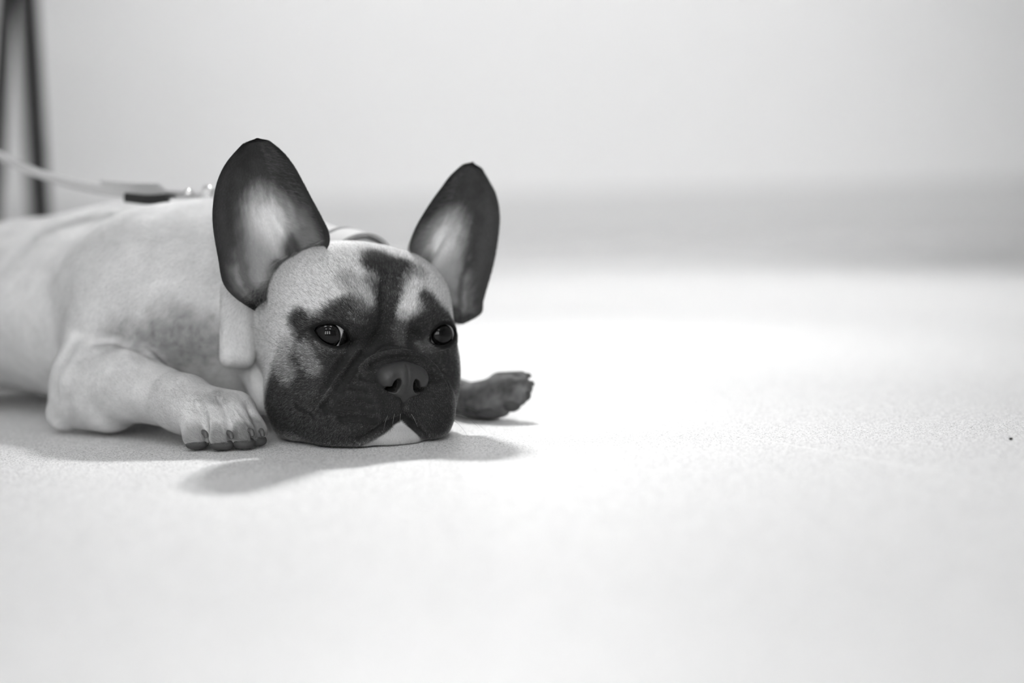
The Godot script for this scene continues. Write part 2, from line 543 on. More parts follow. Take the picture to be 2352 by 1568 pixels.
func head_shade(p: Vector3) -> float:
	var c := coat(head_mask(p))
	c *= 1.0 + 0.25 * fine.get_noise_3dv(p)
	# black skin shows between black hairs
	c *= lerpf(1.0, 0.7, ss(0.7, 1.0, head_mask(p)))
	var w := chin(p)
	if w > 0.0:
		c = lerpf(c, 0.55, w)
	# bare black skin round the eyes
	for i in 2:
		var q := eye_frame(i).affine_inverse() * p
		if q.z > 0.0:
			c = lerpf(c, 0.010, 1.0 - ss(0.0015, 0.0030, lid_gap(i, q)))
	return c


func head_hair(p: Vector3) -> float:
	var w := chin(p)
	if w > 0.02:
		return rng.randf_range(0.45, 0.72) if rng.randf() < w * 1.1 else coat(0.8)
	var m := head_mask(p)
	var pick := clampf(m + (rng.randf() - rng.randf()) * 0.75 * (1.0 - ss(0.9, 1.0, m)), 0.0, 1.0)
	var c := coat(pick) * rng.randf_range(0.55, 1.32)
	# grey hairs scattered through the black
	if pick > 0.62:
		var g := rng.randf()
		c *= rng.randf_range(3.0, 5.0) if g < 0.14 else rng.randf_range(1.4, 2.8) if g < 0.42 else 0.7
	return c


func head_flow(p: Vector3) -> Vector3:
	var d := p - Vector3(0, -0.022, 0.045)
	d += Vector3(0, -0.02 if p.y < -0.03 else 0.0, 0)
	if p.y > 0.0:
		d += Vector3(-0.15 * p.x, 0, -0.4 * p.y)
	return d


func body_shade(p: Vector3) -> float:
	var c := FAWN * (0.92 + 0.16 * coarse.get_noise_3dv(p * 0.35) + 0.08 * fine.get_noise_3dv(p * 0.5))
	# mottled sooty marking on the shoulder and the breast
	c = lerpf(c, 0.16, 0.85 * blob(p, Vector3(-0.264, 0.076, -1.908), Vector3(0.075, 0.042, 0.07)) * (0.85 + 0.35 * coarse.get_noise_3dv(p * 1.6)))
	return c


func blob(p: Vector3, c: Vector3, r: Vector3) -> float:
	var d := ((p - c) / r).length() + 0.25 * coarse.get_noise_3dv(p * 0.8)
	return 1.0 - ss(0.3, 1.0, d)


func paw_shade(p: Vector3) -> float:
	var c := FAWN * (0.92 + 0.16 * coarse.get_noise_3dv(p * 0.35) + 0.10 * fine.get_noise_3dv(p))
	c = lerpf(c, 0.22, 0.45 * blob(p, Vector3(-0.222, 0.040, -1.800), Vector3(0.024, 0.010, 0.016)))
	# grey hairs on the toes
	for t in [[Vector3(-0.2390, 0.011, -1.785), 0.6], [Vector3(-0.2190, 0.011, -1.778), 0.7], [Vector3(-0.2030, 0.013, -1.780), 0.85], [Vector3(-0.1940, 0.014, -1.793), 0.8]]:
		c = lerpf(c, 0.17, t[1] * blob(p, t[0], Vector3(0.013, 0.016, 0.014)))
	return c


# dark mottled hair
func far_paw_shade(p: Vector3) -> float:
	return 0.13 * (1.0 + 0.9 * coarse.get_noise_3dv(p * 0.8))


# s from base to tip, t from the outer to the inner edge
func ear_shade(s: float, t: float, face: int, p: Vector3) -> float:
	var n := coarse.get_noise_3dv(p * 0.7)
	var streak := fine.get_noise_2d(t * 0.09 + 0.02 * s, s * 0.012)
	if face == 1:
		return lerpf(0.34, 0.06, ss(0.30, 0.7, s + 0.1 * n))
	var c := 0.050 * (1.0 + 0.35 * n)
	c = lerpf(c, 0.085, 0.6 * (1.0 - ss(0.10, 0.20, t)) * (1.0 - ss(0.5, 0.8, s)))
	# thin pale hair in the hollow of the ear
	var d := Vector2((t - 0.57 + 0.10 * (s - 0.30)) / 0.34, (s - 0.28) / 0.20).length() + 0.12 * n + 0.12 * streak
	c = lerpf(0.80, c, pow(ss(0.10, 1.15, d), 0.85))
	d = Vector2((t - 0.30 - 0.4 * (s - 0.15)) / 0.26, (s - 0.15) / 0.16).length() + 0.2 * n + 0.15 * streak
	c = lerpf(c, 0.36, 0.9 * (1.0 - ss(0.30, 1.15, d)))
	# veins of darker hair, the fold inside the ear, the tuft at its base
	c = lerpf(c, 0.07, 0.7 * (1.0 - ss(0.02, 0.06, absf(t - 0.24 - 0.25 * (s - 0.25) + 0.03 * n))) * (1.0 - ss(0.25, 0.42, s)))
	c = lerpf(c, 0.06, 0.9 * (1.0 - ss(0.3, 1.0, Vector2((t - 0.68) / 0.12, (s - 0.15) / 0.11).length() + 0.2 * n)))
	var low := 0.04 if t < 0.5 else 0.09
	c = lerpf(c, 0.025, 1.0 - ss(0.4 * low, 1.2 * low, s + 0.03 * n))
	c = lerpf(c, 0.26, 0.8 * ss(0.72, 0.82, t) * (1.0 - ss(0.90, 0.97, t)) * (1.0 - ss(0.18, 0.36, s)) * ss(0.04, 0.09, s))
	return c


func skin(net: Array, frame: Transform3D, shade = null) -> int:
	var base := skin_pos.size()
	var first := skin_idx.size()
	var pos: PackedVector3Array = net[0]
	var nor: PackedVector3Array = net[1]
	var idx: PackedInt32Array = net[2]
	for i in pos.size():
		var c: float = net[3][i] if net.size() > 3 else shade.call(pos[i])
		skin_col.append(Color(c, c, c))
		skin_pos.append(frame * pos[i])
		skin_nor.append(frame.basis * nor[i])
	for i in idx:
		skin_idx.append(base + i)
	return first


func _ready() -> void:
	rng.seed = 7
	fine.seed = 3
	fine.noise_type = FastNoiseLite.TYPE_SIMPLEX_SMOOTH
	fine.frequency = 450.0
	fine.fractal_octaves = 2
	coarse.seed = 5
	coarse.noise_type = FastNoiseLite.TYPE_SIMPLEX_SMOOTH
	coarse.frequency = 90.0
	coarse.fractal_octaves = 3
	# ---- camera
	var cam := Camera3D.new()
	cam.name = "camera"
	cam.position = Vector3(0, 0.2438, 0)
	cam.rotation_degrees = Vector3(-5.39, 0, -1.7)
	cam.fov = 16.074
	cam.near = 0.05
	cam.far = 60.0
	var lens := CameraAttributesPhysical.new()
	lens.frustum_focal_length = 85.0
	lens.exposure_aperture = 2.0
	lens.frustum_focus_distance = 1.80
	cam.attributes = lens
	add_child(cam)
	cam.fov = 16.074
	cam.current = true
	# ---- sky and exposure
	var env := Environment.new()
	env.background_mode = Environment.BG_SKY
	var sky := Sky.new()
	var sm := ProceduralSkyMaterial.new()
	sm.sky_top_color = Color(0.86, 0.86, 0.86)
	sm.sky_horizon_color = Color(0.95, 0.95, 0.95)
	sm.ground_bottom_color = Color(0.5, 0.5, 0.5)
	sm.ground_horizon_color = Color(0.7, 0.7, 0.7)
	sm.energy_multiplier = 20.0
	sky.sky_material = sm
	env.sky = sky
	env.tonemap_mode = Environment.TONE_MAPPER_LINEAR
	env.tonemap_exposure = 0.835
	env.sdfgi_enabled = true
	env.ssao_enabled = true
	env.ssil_enabled = true
	var we := WorldEnvironment.new()
	we.name = "environment"
	we.environment = env
	add_child(we)
	room()
	dog()


func room() -> void:
	var fm := grey(0.86, 0.42, "pale speckled floor")
	# fine grey speckle that wraps round without a seam
	var size := 512
	var dots := PackedFloat32Array()
	dots.resize(size * size)
	for i in size * size:
		dots[i] = rng.randf()
	var bytes := PackedByteArray()
	bytes.resize(size * size)
	for y in size:
		var up := ((y + size - 1) % size) * size
		var here := y * size
		var down := ((y + 1) % size) * size
		for x in size:
			var l := (x + size - 1) % size
			var r := (x + 1) % size
			var v := dots[here + x] * 0.36 + (dots[here + l] + dots[here + r] + dots[up + x] + dots[down + x]) * 0.16
			bytes[here + x] = int(255.0 * lerpf(0.62, 1.0, ss(0.22, 0.52, v)))
	var speckle := Image.create_from_data(size, size, false, Image.FORMAT_L8, bytes)
	speckle.convert(Image.FORMAT_RGB8)
	var grain := ImageTexture.create_from_image(speckle)
	fm.albedo_texture = grain
	fm.uv1_triplanar = true
	fm.uv1_world_triplanar = true
	fm.uv1_scale = Vector3.ONE * 4.6
	var fl := part("floor", box(Vector3(-2.7, -0.1, -4.7), Vector3(3.3, 0, 2.75)), fm)
	tag(fl, "", "", "", "structure")
	var sa := Vector3(0.1593, 0, -1.7994)
	var sd := (Vector3(0.3190, 0, -1.5037) - sa).normalized()
	part("seam", sweep(PackedVector3Array([sa - sd * 0.02, sa + sd * 0.6, sa + sd * 1.6]), 0.0013, 0.0002, Vector3(sd.z, 0, -sd.x), 1.0, 8), grey(0.84, 0.5, "seam weld"), fl)
	var wm := grey(0.80, 0.8, "pale wall paint")
	tag(part("wall_back", box(Vector3(-2.7, 0, -4.70), Vector3(3.3, 2.6, -4.54)), wm), "", "", "", "structure")
	tag(part("wall_left", box(Vector3(-2.05, 0, -4.54), Vector3(-1.9, 2.6, 2.6)), wm), "", "", "", "structure")
	tag(part("wall_right", box(Vector3(3.15, 0, -4.54), Vector3(3.3, 2.6, 2.6)), wm), "", "", "", "structure")
	tag(part("ceiling", box(Vector3(-2.7, 2.6, -4.7), Vector3(3.3, 2.75, 2.75)), wm), "", "", "", "structure")
	var bm := grey(0.64, 0.5, "grey skirting")
	tag(part("baseboard_back", box(Vector3(-1.9, 0, -4.54), Vector3(3.15, 0.095, -4.522), 0.004), bm), "", "", "", "structure")
	# the wall behind the photographer with three tall windows, mirrored small in the dog's eyes
	var st := SurfaceTool.new()
	var xs := [-1.75, -0.80, 0.15]
	var w := 0.62
	var edge := -1.9
	for x in xs:
		st.append_from(box(Vector3(edge, 0, 2.6), Vector3(x, 2.6, 2.75)), 0, Transform3D())
		st.append_from(box(Vector3(x, 0, 2.6), Vector3(x + w, 0.75, 2.75)), 0, Transform3D())
		st.append_from(box(Vector3(x, 2.25, 2.6), Vector3(x + w, 2.6, 2.75)), 0, Transform3D())
		edge = x + w
	st.append_from(box(Vector3(edge, 0, 2.6), Vector3(3.15, 2.6, 2.75)), 0, Transform3D())
	tag(part("wall_front", st.commit(), wm), "", "", "", "structure")
	var frame_mat := grey(0.7, 0.5, "white window frame")
	var glass := StandardMaterial3D.new()
	glass.transparency = BaseMaterial3D.TRANSPARENCY_ALPHA
	glass.albedo_color = Color(1, 1, 1, 0.04)
	glass.roughness = 0.02
	for i in 3:
		var x: float = xs[i]
		var fs := SurfaceTool.new()
		for r in [[0.0, 0.75, w, 0.80], [0.0, 2.20, w, 2.25], [0.0, 0.80, 0.05, 2.20], [w - 0.05, 0.80, w, 2.20], [0.05, 1.66, w - 0.05, 1.70]]:
			fs.append_from(box(Vector3(x + r[0], r[1], 2.64), Vector3(x + r[2], r[3], 2.70), 0.004), 0, Transform3D())
		var win := part("window_%d" % (i + 1), fs.commit(), frame_mat)
		tag(win, "", "", "", "structure")
		part("pane", box(Vector3(x + 0.05, 0.80, 2.668), Vector3(x + w - 0.05, 1.66, 2.672)), glass, win)
		part("pane", box(Vector3(x + 0.05, 1.70, 2.668), Vector3(x + w - 0.05, 2.20, 2.672)), glass, win)
	for at in [Vector3(-0.9, 2.6, -0.2), Vector3(0.6, 2.6, -0.2), Vector3(-0.9, 2.6, 1.2), Vector3(0.6, 2.6, 1.2)]:
		ceiling_panel(at)
	spot(Vector3(-0.30, 2.38, -4.25), Vector3(0.02, 0.0, -2.20), 12.0, SPOT, "black track spotlight behind the dog, aimed at the floor beside it")
	spot(Vector3(-0.14, 2.38, -4.25), Vector3(-0.02, 0.0, -1.30), 11.0, SPOT * 1.1, "black track spotlight behind the dog, aimed at the floor before it")
	spot(Vector3(0.45, 2.38, -4.10), Vector3(0.05, 0.0, -2.95), 22.0, SPOT * 1.25, "made-up black spotlight added to brighten the floor by the back wall")  # invented lamp, added to lift the far floor
	spot(Vector3(0.05, 2.45, -2.9), Vector3(0.05, 0.35, -4.54), 26.0, 5.3, "made-up black spotlight added to brighten the middle of the back wall")  # added wall washer, no known fixture; brightens the wall towards its middle


const PANEL := 0.88
const SPOT := 6.3


func ceiling_panel(at: Vector3) -> void:
	var o := Node3D.new()
	o.name = "ceiling_panel"
	o.position = at
	add_child(o, true)
	tag(o, "square white light panel set in the ceiling", "ceiling light", "ceiling light panels")
	var st := SurfaceTool.new()
	for r in [[-0.31, -0.31, 0.31, -0.29], [-0.31, 0.29, 0.31, 0.31], [-0.31, -0.29, -0.29, 0.29], [0.29, -0.29, 0.31, 0.29]]:
		st.append_from(box(Vector3(r[0], -0.03, r[1]), Vector3(r[2], 0.0, r[3])), 0, Transform3D())
	part("frame", st.commit(), grey(0.7, 0.5, "white lamp frame"), o)
	var glow := grey(0.8, 0.6, "lamp diffuser")
	glow.emission_enabled = true
	glow.emission = Color.WHITE
	glow.emission_energy_multiplier = 1.5
	part("diffuser", box(Vector3(-0.29, -0.02, -0.29), Vector3(0.29, 0.0, 0.29)), glow, o)
	var l := AreaLight3D.new()
	l.name = "panel_light"
	l.area_size = Vector2(0.56, 0.56)
	l.light_energy = PANEL
	l.shadow_enabled = true
	l.area_range = 12.0
	l.position = Vector3(0, -0.035, 0)
	l.rotation_degrees = Vector3(-90, 0, 0)
	o.add_child(l)


func spot(at: Vector3, aim: Vector3, angle: float, energy: float, label: String) -> void:
	var o := Node3D.new()
	o.name = "track_spotlight"
	add_child(o, true)
	o.look_at_from_position(at, aim)
	tag(o, label, "spotlight", "track spotlights")
	var black := grey(0.02, 0.5, "black lamp housing")
	var can := PackedVector3Array([Vector3(0, 0, 0.12), Vector3(0, 0, 0.02)])
	part("housing", sweep(can, 0.06, 0.06, Vector3.RIGHT, 1.0, 24), black, o)
	var up := o.to_local(Vector3(at.x, 2.6, at.z))
	part("stem", sweep(PackedVector3Array([Vector3(0, 0, 0.08), Vector3(0, 0, 0.08).lerp(up, 0.5), up]), 0.01, 0.01), black, o)
	var glow := grey(0.8, 0.5, "lamp lens")
	glow.emission_enabled = true
	glow.emission = Color.WHITE
	glow.emission_energy_multiplier = 4.0
	part("lens", sweep(PackedVector3Array([Vector3(0, 0, 0.02), Vector3(0, 0, 0.012)]), 0.055, 0.055, Vector3.RIGHT, 0.96, 24), glow, o)
	var l := SpotLight3D.new()
	l.name = "spot_light"
	l.light_energy = energy
	l.spot_angle = angle
	l.spot_angle_attenuation = 1.0
	l.spot_range = 12.0
	l.light_size = 0.06
	l.shadow_enabled = true
	o.add_child(l)


const BACK := Vector3(-0.55, 0, -0.835)
const SIDE := Vector3(-0.835, 0, 0.55)


func body_field() -> Field:
	var f := Field.new()
	var turn := Basis(SIDE, Vector3.UP, -BACK)
	var chest := Vector3(-0.235, 0.088, -1.985)
	f.ell(chest, Vector3(0.098, 0.088, 0.10), 0.03, turn)
	f.ell(chest + BACK * 0.13 + SIDE * 0.012, Vector3(0.140, 0.091, 0.13), 0.05, turn)
	f.ell(chest + BACK * 0.27 + SIDE * 0.045 + Vector3(0, -0.003, 0), Vector3(0.150, 0.078, 0.12), 0.05, turn)
	# haunches and hind feet
	for s in [-1.0, 1.0]:
		f.ell(chest + BACK * 0.29 + SIDE * (0.04 + 0.11 * s) + Vector3(0, -0.028, 0), Vector3(0.045, 0.062, 0.085), 0.03, turn)
		f.cone(chest * Vector3(1, 0, 1) + BACK * 0.29 + SIDE * (0.04 + 0.16 * s) + Vector3(0, 0.022, 0), chest * Vector3(1, 0, 1) + BACK * 0.18 + SIDE * (0.05 + 0.18 * s) + Vector3(0, 0.02, 0), 0.024, 0.021, 0.012)
	f.cone(chest + BACK * 0.38 + SIDE * 0.045 + Vector3(0, 0.02, 0), chest + BACK * 0.42 + SIDE * 0.045 + Vector3(0, 0.01, 0), 0.02, 0.008, 0.02)
	# neck
	f.cone(Vector3(-0.146, 0.089, -1.932), Vector3(-0.215, 0.098, -1.968), 0.068, 0.082, 0.03)
	# loose fold of skin behind the cheek
	f.cone(Vector3(-0.2172, 0.1149, -1.866), Vector3(-0.2195, 0.0618, -1.860), 0.0070, 0.0075, 0.010)
	f.cone(Vector3(-0.2075, 0.1191, -1.872), Vector3(-0.2078, 0.0618, -1.866), 0.0110, 0.0090, 0.010)
	f.cone(Vector3(-0.2010, 0.0480, -1.890), Vector3(-0.1930, 0.0259, -1.878), 0.0130, 0.0120, 0.012)
	# near shoulder, upper arm, forearm
	f.ell(Vector3(-0.300, 0.105, -1.952), Vector3(0.057, 0.062, 0.055), 0.05)
	f.cone(Vector3(-0.300, 0.090, -1.938), Vector3(-0.336, 0.038, -1.918), 0.046, 0.030, 0.025)
	f.cone(Vector3(-0.340, 0.034, -1.914), Vector3(-0.3580, 0.0160, -1.915), 0.022, 0.0155, 0.012)
	f.cone(Vector3(-0.334, 0.026, -1.908), Vector3(-0.318, 0.022, -1.892), 0.024, 0.0215, 0.010)
	f.cone(Vector3(-0.334, 0.042, -1.910), Vector3(-0.2985, 0.0415, -1.876), 0.033, 0.0270, 0.012)
	f.cone(Vector3(-0.2985, 0.0415, -1.876), Vector3(-0.2500, 0.0300, -1.832), 0.0270, 0.0205, 0.010)
	creases(f)
	# far shoulder and forearm
	f.ell(Vector3(-0.150, 0.085, -2.045), Vector3(0.05, 0.06, 0.055), 0.03)
	f.cone(Vector3(-0.13, 0.06, -2.06), Vector3(-0.105, 0.032, -2.055), 0.045, 0.028, 0.02)
	f.cone(Vector3(-0.105, 0.024, -2.055), Vector3(-0.034, 0.0130, -1.937), 0.024, 0.0125, 0.012)
	f.floor_at(Transform3D(Basis(), Vector3(0, 0.0006, 0)), 0.008)
	return f


func creases(f: Field) -> void:
	for c: Array in body_creases:
		f.line(PackedVector3Array(c[0]), c[1], c[2])


var body_creases := [
	[[Vector3(-0.3211, 0.0759, -1.8885), Vector3(-0.3106, 0.0764, -1.8873), Vector3(-0.2995, 0.0716, -1.8799), Vector3(-0.2853, 0.0660, -1.8720), Vector3(-0.2700, 0.0590, -1.8680)], 0.0050, 0.0050],
	[[Vector3(-0.3250, 0.0690, -1.8834), Vector3(-0.3113, 0.0713, -1.8838), Vector3(-0.2991, 0.0672, -1.8690)], -0.0020, 0.0045],
	[[Vector3(-0.3511, 0.0020, -1.9039), Vector3(-0.3500, 0.0152, -1.8912), Vector3(-0.3470, 0.0300, -1.8828)], 0.0030, 0.0050],
	[[Vector3(-0.3418, 0.0795, -1.9002), Vector3(-0.3528, 0.0602, -1.8926), Vector3(-0.3600, 0.0364, -1.8920)], 0.0025, 0.0080],
	[[Vector3(-0.3171, 0.1502, -1.9158), Vector3(-0.3223, 0.1238, -1.8988), Vector3(-0.3281, 0.0968, -1.8952)], 0.0010, 0.0120],
]


func paw_field() -> Field:
	var f := Field.new()
	f.cone(Vector3(-0.272, 0.0352, -1.852), Vector3(-0.250, 0.0300, -1.832), 0.0228, 0.0205, 0.01)
	f.cone(Vector3(-0.250, 0.0300, -1.832), Vector3(-0.228, 0.0235, -1.812), 0.0205, 0.0190, 0.012)
	# metacarpal mass
	f.cone(Vector3(-0.238, 0.0245, -1.814), Vector3(-0.210, 0.0265, -1.817), 0.0165, 0.0145, 0.012)
	# four toes, knuckle then tip
	for t in [[Vector3(-0.2429, 0.0241, -1.809), Vector3(-0.2381, 0.0108, -1.793), 0.0105, 0.0103], [Vector3(-0.2264, 0.0297, -1.805), Vector3(-0.2187, 0.0112, -1.786), 0.0102, 0.0105], [Vector3(-0.2128, 0.0300, -1.807), Vector3(-0.2027, 0.0118, -1.788), 0.0098, 0.0100], [Vector3(-0.2050, 0.0262, -1.818), Vector3(-0.1944, 0.0125, -1.800), 0.0092, 0.0090]]:
		f.cone(t[0], t[1], t[2], t[3], 0.0025)
	for c in [[Vector3(-0.2360, 0.0350, -1.7980), Vector3(-0.2310, 0.0255, -1.7900), Vector3(-0.2284, 0.0145, -1.7844), Vector3(-0.2284, 0.0020, -1.7840)], [Vector3(-0.2190, 0.0385, -1.7980), Vector3(-0.2125, 0.0280, -1.7873), Vector3(-0.2100, 0.0175, -1.7790), Vector3(-0.2095, 0.0020, -1.7790)], [Vector3(-0.2040, 0.0330, -1.7930), Vector3(-0.1978, 0.0247, -1.7870), Vector3(-0.1950, 0.0164, -1.7840), Vector3(-0.1950, 0.0020, -1.7850)]]:
		f.line(PackedVector3Array(c), 0.0050, 0.0024)
	f.floor_at(Transform3D(Basis(), Vector3(0, 0.0006, 0)), 0.004)
	return f


func far_paw_field() -> Field:
	var f := Field.new()
	f.cone(Vector3(-0.060, 0.0165, -1.980), Vector3(-0.028, 0.0135, -1.930), 0.0160, 0.0135, 0.01)
	f.cone(Vector3(-0.028, 0.0140, -1.930), Vector3(-0.0120, 0.0200, -1.925), 0.0140, 0.0150, 0.010)
	# toes lifted off the floor, wrist pad on it
	for t in [[Vector3(-0.0110, 0.0290, -1.931), Vector3(0.0065, 0.0318, -1.929), 0.0085, 0.0062], [Vector3(-0.0080, 0.0250, -1.919), Vector3(0.0080, 0.0262, -1.915), 0.0100, 0.0078], [Vector3(-0.0085, 0.0165, -1.915), Vector3(0.0035, 0.0195, -1.910), 0.0100, 0.0080], [Vector3(-0.0250, 0.0085, -1.921), Vector3(-0.0110, 0.0085, -1.919), 0.0080, 0.0075]]:
		f.cone(t[0], t[1], t[2], t[3], 0.004)
	f.floor_at(Transform3D(Basis(), Vector3(0, 0.0006, 0)), 0.004)
	return f


func nostrils(f: Field) -> void:
	f.ell2(Vector3(0.0082, -0.0345, 0.0300), Vector3(0.0029, 0.0050, 0.0180), 0.0015, Basis(Vector3.BACK, 0.30), true)
	f.ell2(Vector3(0.0118, -0.0380, 0.0300), Vector3(0.0044, 0.0017, 0.0120), 0.0015, Basis(Vector3.BACK, 0.25), true)


func nose_field() -> Field:
	var f := Field.new()
	f.ell(Vector3(0, -0.0285, 0.0245), Vector3(0.0150, 0.0112, 0.0115), 0.006)
	f.ell2(Vector3(0.0122, -0.0305, 0.0240), Vector3(0.0090, 0.0102, 0.0105), 0.004)
	f.ell2(Vector3(0.0080, -0.0400, 0.0265), Vector3(0.0090, 0.0042, 0.0070), 0.004, Basis(Vector3.BACK, 0.45))
	f.cone(Vector3(0, -0.034, 0.0285), Vector3(0, -0.0450, 0.0285), 0.0075, 0.0035, 0.004)
	nostrils(f)
	f.line2(PackedVector3Array([Vector3(0.0150, -0.0390, 0.0310), Vector3(0.0195, -0.0370, 0.0260)]), 0.0018, 0.0016)
	f.line(PackedVector3Array([Vector3(0, -0.019, 0.031), Vector3(0, -0.030, 0.037), Vector3(0, -0.048, 0.034)]), 0.0007, 0.0010)
	return f


const NEAR_OUT: PackedVector3Array = [Vector3(-0.0864, 0.0119, -0.0586), Vector3(-0.1011, 0.0211, -0.0636), Vector3(-0.1108, 0.0322, -0.0659), Vector3(-0.1153, 0.0503, -0.0672), Vector3(-0.1200, 0.0717, -0.0685), Vector3(-0.1211, 0.0882, -0.0693), Vector3(-0.1193, 0.1067, -0.0685), Vector3(-0.1139, 0.1220, -0.0659), Vector3(-0.1046, 0.1353, -0.0625), Vector3(-0.0941, 0.1417, -0.0577)]
const NEAR_IN: PackedVector3Array = [Vector3(-0.0518, 0.0390, -0.0501), Vector3(-0.0371, 0.0619, -0.0434), Vector3(-0.0357, 0.0737, -0.0442), Vector3(-0.0410, 0.0851, -0.0464), Vector3(-0.0478, 0.0971, -0.0493), Vector3(-0.0550, 0.1094, -0.0513), Vector3(-0.0632, 0.1222, -0.0527), Vector3(-0.0726, 0.1326, -0.0536), Vector3(-0.0822, 0.1396, -0.0550), Vector3(-0.0923, 0.1418, -0.0568)]
const FAR_IN: PackedVector3Array = [Vector3(0.0500, 0.0374, -0.0395), Vector3(0.0393, 0.0573, -0.0440), Vector3(0.0345, 0.0665, -0.0471), Vector3(0.0388, 0.0811, -0.0486), Vector3(0.0466, 0.0942, -0.0506), Vector3(0.0545, 0.1054, -0.0526), Vector3(0.0625, 0.1152, -0.0546), Vector3(0.0706, 0.1250, -0.0565), Vector3(0.0798, 0.1329, -0.0580), Vector3(0.0889, 0.1360, -0.0587)]
const FAR_OUT: PackedVector3Array = [Vector3(0.0886, 0.0087, -0.0546), Vector3(0.1003, 0.0176, -0.0479), Vector3(0.1015, 0.0289, -0.0466), Vector3(0.1057, 0.0466, -0.0457), Vector3(0.1090, 0.0642, -0.0453), Vector3(0.1109, 0.0835, -0.0455), Vector3(0.1109, 0.0992, -0.0468), Vector3(0.1071, 0.1146, -0.0491), Vector3(0.0986, 0.1297, -0.0539), Vector3(0.0907, 0.1361, -0.0577)]


# a cupped leaf between two edges, with a front and a back face and a rounded rim
func ear(left: PackedVector3Array, right: PackedVector3Array, shade: Callable) -> Array:
	left = left.duplicate()
	right = right.duplicate()
	var tip := (left[-1] + right[-1]) / 2.0
	var top := (tip - (left[0] + right[0]) / 2.0).normalized()
	var l8 := left[-2] - tip
	var r8 := right[-2] - tip
	for k in [[0.74, 0.20], [0.46, 0.18], [0.22, 0.11]]:
		left.insert(left.size() - 1, tip + l8 * k[0] - top * l8.dot(top) * k[1])
		right.insert(right.size() - 1, tip + r8 * k[0] - top * r8.dot(top) * k[1])
	var l := smooth_line(left, 8)
	var r := smooth_line(right, 8)
	var rows := l.size()
	var cols := 40
	var pos := PackedVector3Array()
	var nor := PackedVector3Array()
	var idx := PackedInt32Array()
	var shades := PackedFloat32Array()
	var mid := (l[rows / 3] + r[rows / 3]) / 2.0
	var up := (l[rows - 1] - (l[0] + r[0]) / 2.0).normalized()
	for face in 2:
		for i in rows:
			var s := float(i) / (rows - 1)
			var across := r[i] - l[i]
			var w := across.length()
			var axis := (r[rows / 2] - l[rows / 2]).normalized()
			var back := axis.cross(up).normalized() * -1.0
			var cup := (0.30 * w * (1.0 - 0.55 * s) + 0.004) * (1.0 - pow(s, 12.0))
			for j in cols + 1:
				var t := float(j) / cols
				var q := 2.0 * t - 1.0
				# cup like half a tube, lips turned a little forward
				var depth := cup * sqrt(maxf(0.0, 1.0 - pow(absf(q), 2.6)))
				var tt := t if l[0].x < -0.07 else 1.0 - t
				depth -= 0.009 * exp(-pow((tt - 0.66 + 0.5 * (s - 0.2)) / 0.055, 2.0) - pow((s - 0.20) / 0.13, 2.0))
				depth -= 0.004 * exp(-pow((tt - 0.25 - 0.3 * (s - 0.2)) / 0.05, 2.0) - pow((s - 0.22) / 0.16, 2.0))
				var p := l[i] + across * t + back * depth
				if face == 1:
					p += back * 0.0022 * sqrt(maxf(0.0, 1.0 - pow(absf(q), 6.0))) * (1.0 - pow(s, 8.0))
				pos.append(p)
				nor.append(Vector3())
				shades.append(shade.call(s, t, face, p))
	var stride := cols + 1
	for face in 2:
		for i in rows - 1:
			for j in cols:
				var a := face * rows * stride + i * stride + j
				var q := [a, a + 1, a + stride + 1, a + stride]
				if face == 1:
					q.reverse()
				idx.append_array([q[0], q[2], q[1], q[0], q[3], q[2]])
	for t in range(0, idx.size(), 3):
		var n := (pos[idx[t + 2]] - pos[idx[t]]).cross(pos[idx[t + 1]] - pos[idx[t]])
		for k in 3:
			nor[idx[t + k]] += n
	for i in nor.size():
		nor[i] = nor[i].normalized()
	return [pos, nor, idx, shades]


func eyeball(radius: float, gaze: Vector3, inner: float) -> Array:
	var pos := PackedVector3Array()
	var nor := PackedVector3Array()
	var idx := PackedInt32Array()
	var col := PackedColorArray()
	var z := gaze.normalized()
	var x := Vector3.UP.cross(z).normalized()
	var y := z.cross(x)
	var rings := 90
	var seg := 64
	var iris := PackedInt32Array()
	var pupil := PackedInt32Array()
	for i in rings + 1:
		var a := PI * i / rings
		for j in seg:
			var b := TAU * j / seg
			var n := z * cos(a) + (x * cos(b) + y * sin(b)) * sin(a)
			var bulge := 1.0 + 0.05 * exp(-pow(a / 0.6, 2.0))
			pos.append(n * radius * bulge)
			nor.append(n)
			var deg := rad_to_deg(a)
			var fibre := 0.75 + 0.5 * fine.get_noise_2d(b * 60.0, deg * 3.0)
			var c := 0.001
			if deg > 20.0:
				c = lerpf(c, lerpf(0.006, 0.014, ss(23.0, 38.0, deg)) * fibre, ss(20.0, 23.0, deg))
			c = lerpf(c, 0.003, ss(37.0, 42.0, deg))
			c = lerpf(c, 0.50, ss(44.0, 47.0, deg))
			# the dark inner corner with its third lid
			c = lerpf(c, 0.012, ss(0.70, 0.76, n.dot(x) * inner + 0.25 * n.dot(y) * -1.0))
			col.append(Color(c, c, c))
	for i in rings:
		for j in seg:
			var p := i * seg + j
			var q := i * seg + (j + 1) % seg
			var to := pupil if i < 10 else iris if i < 21 else idx
			to.append_array([p, q, p + seg, q, q + seg, p + seg])
	return [pos, nor, idx, col, iris, pupil]


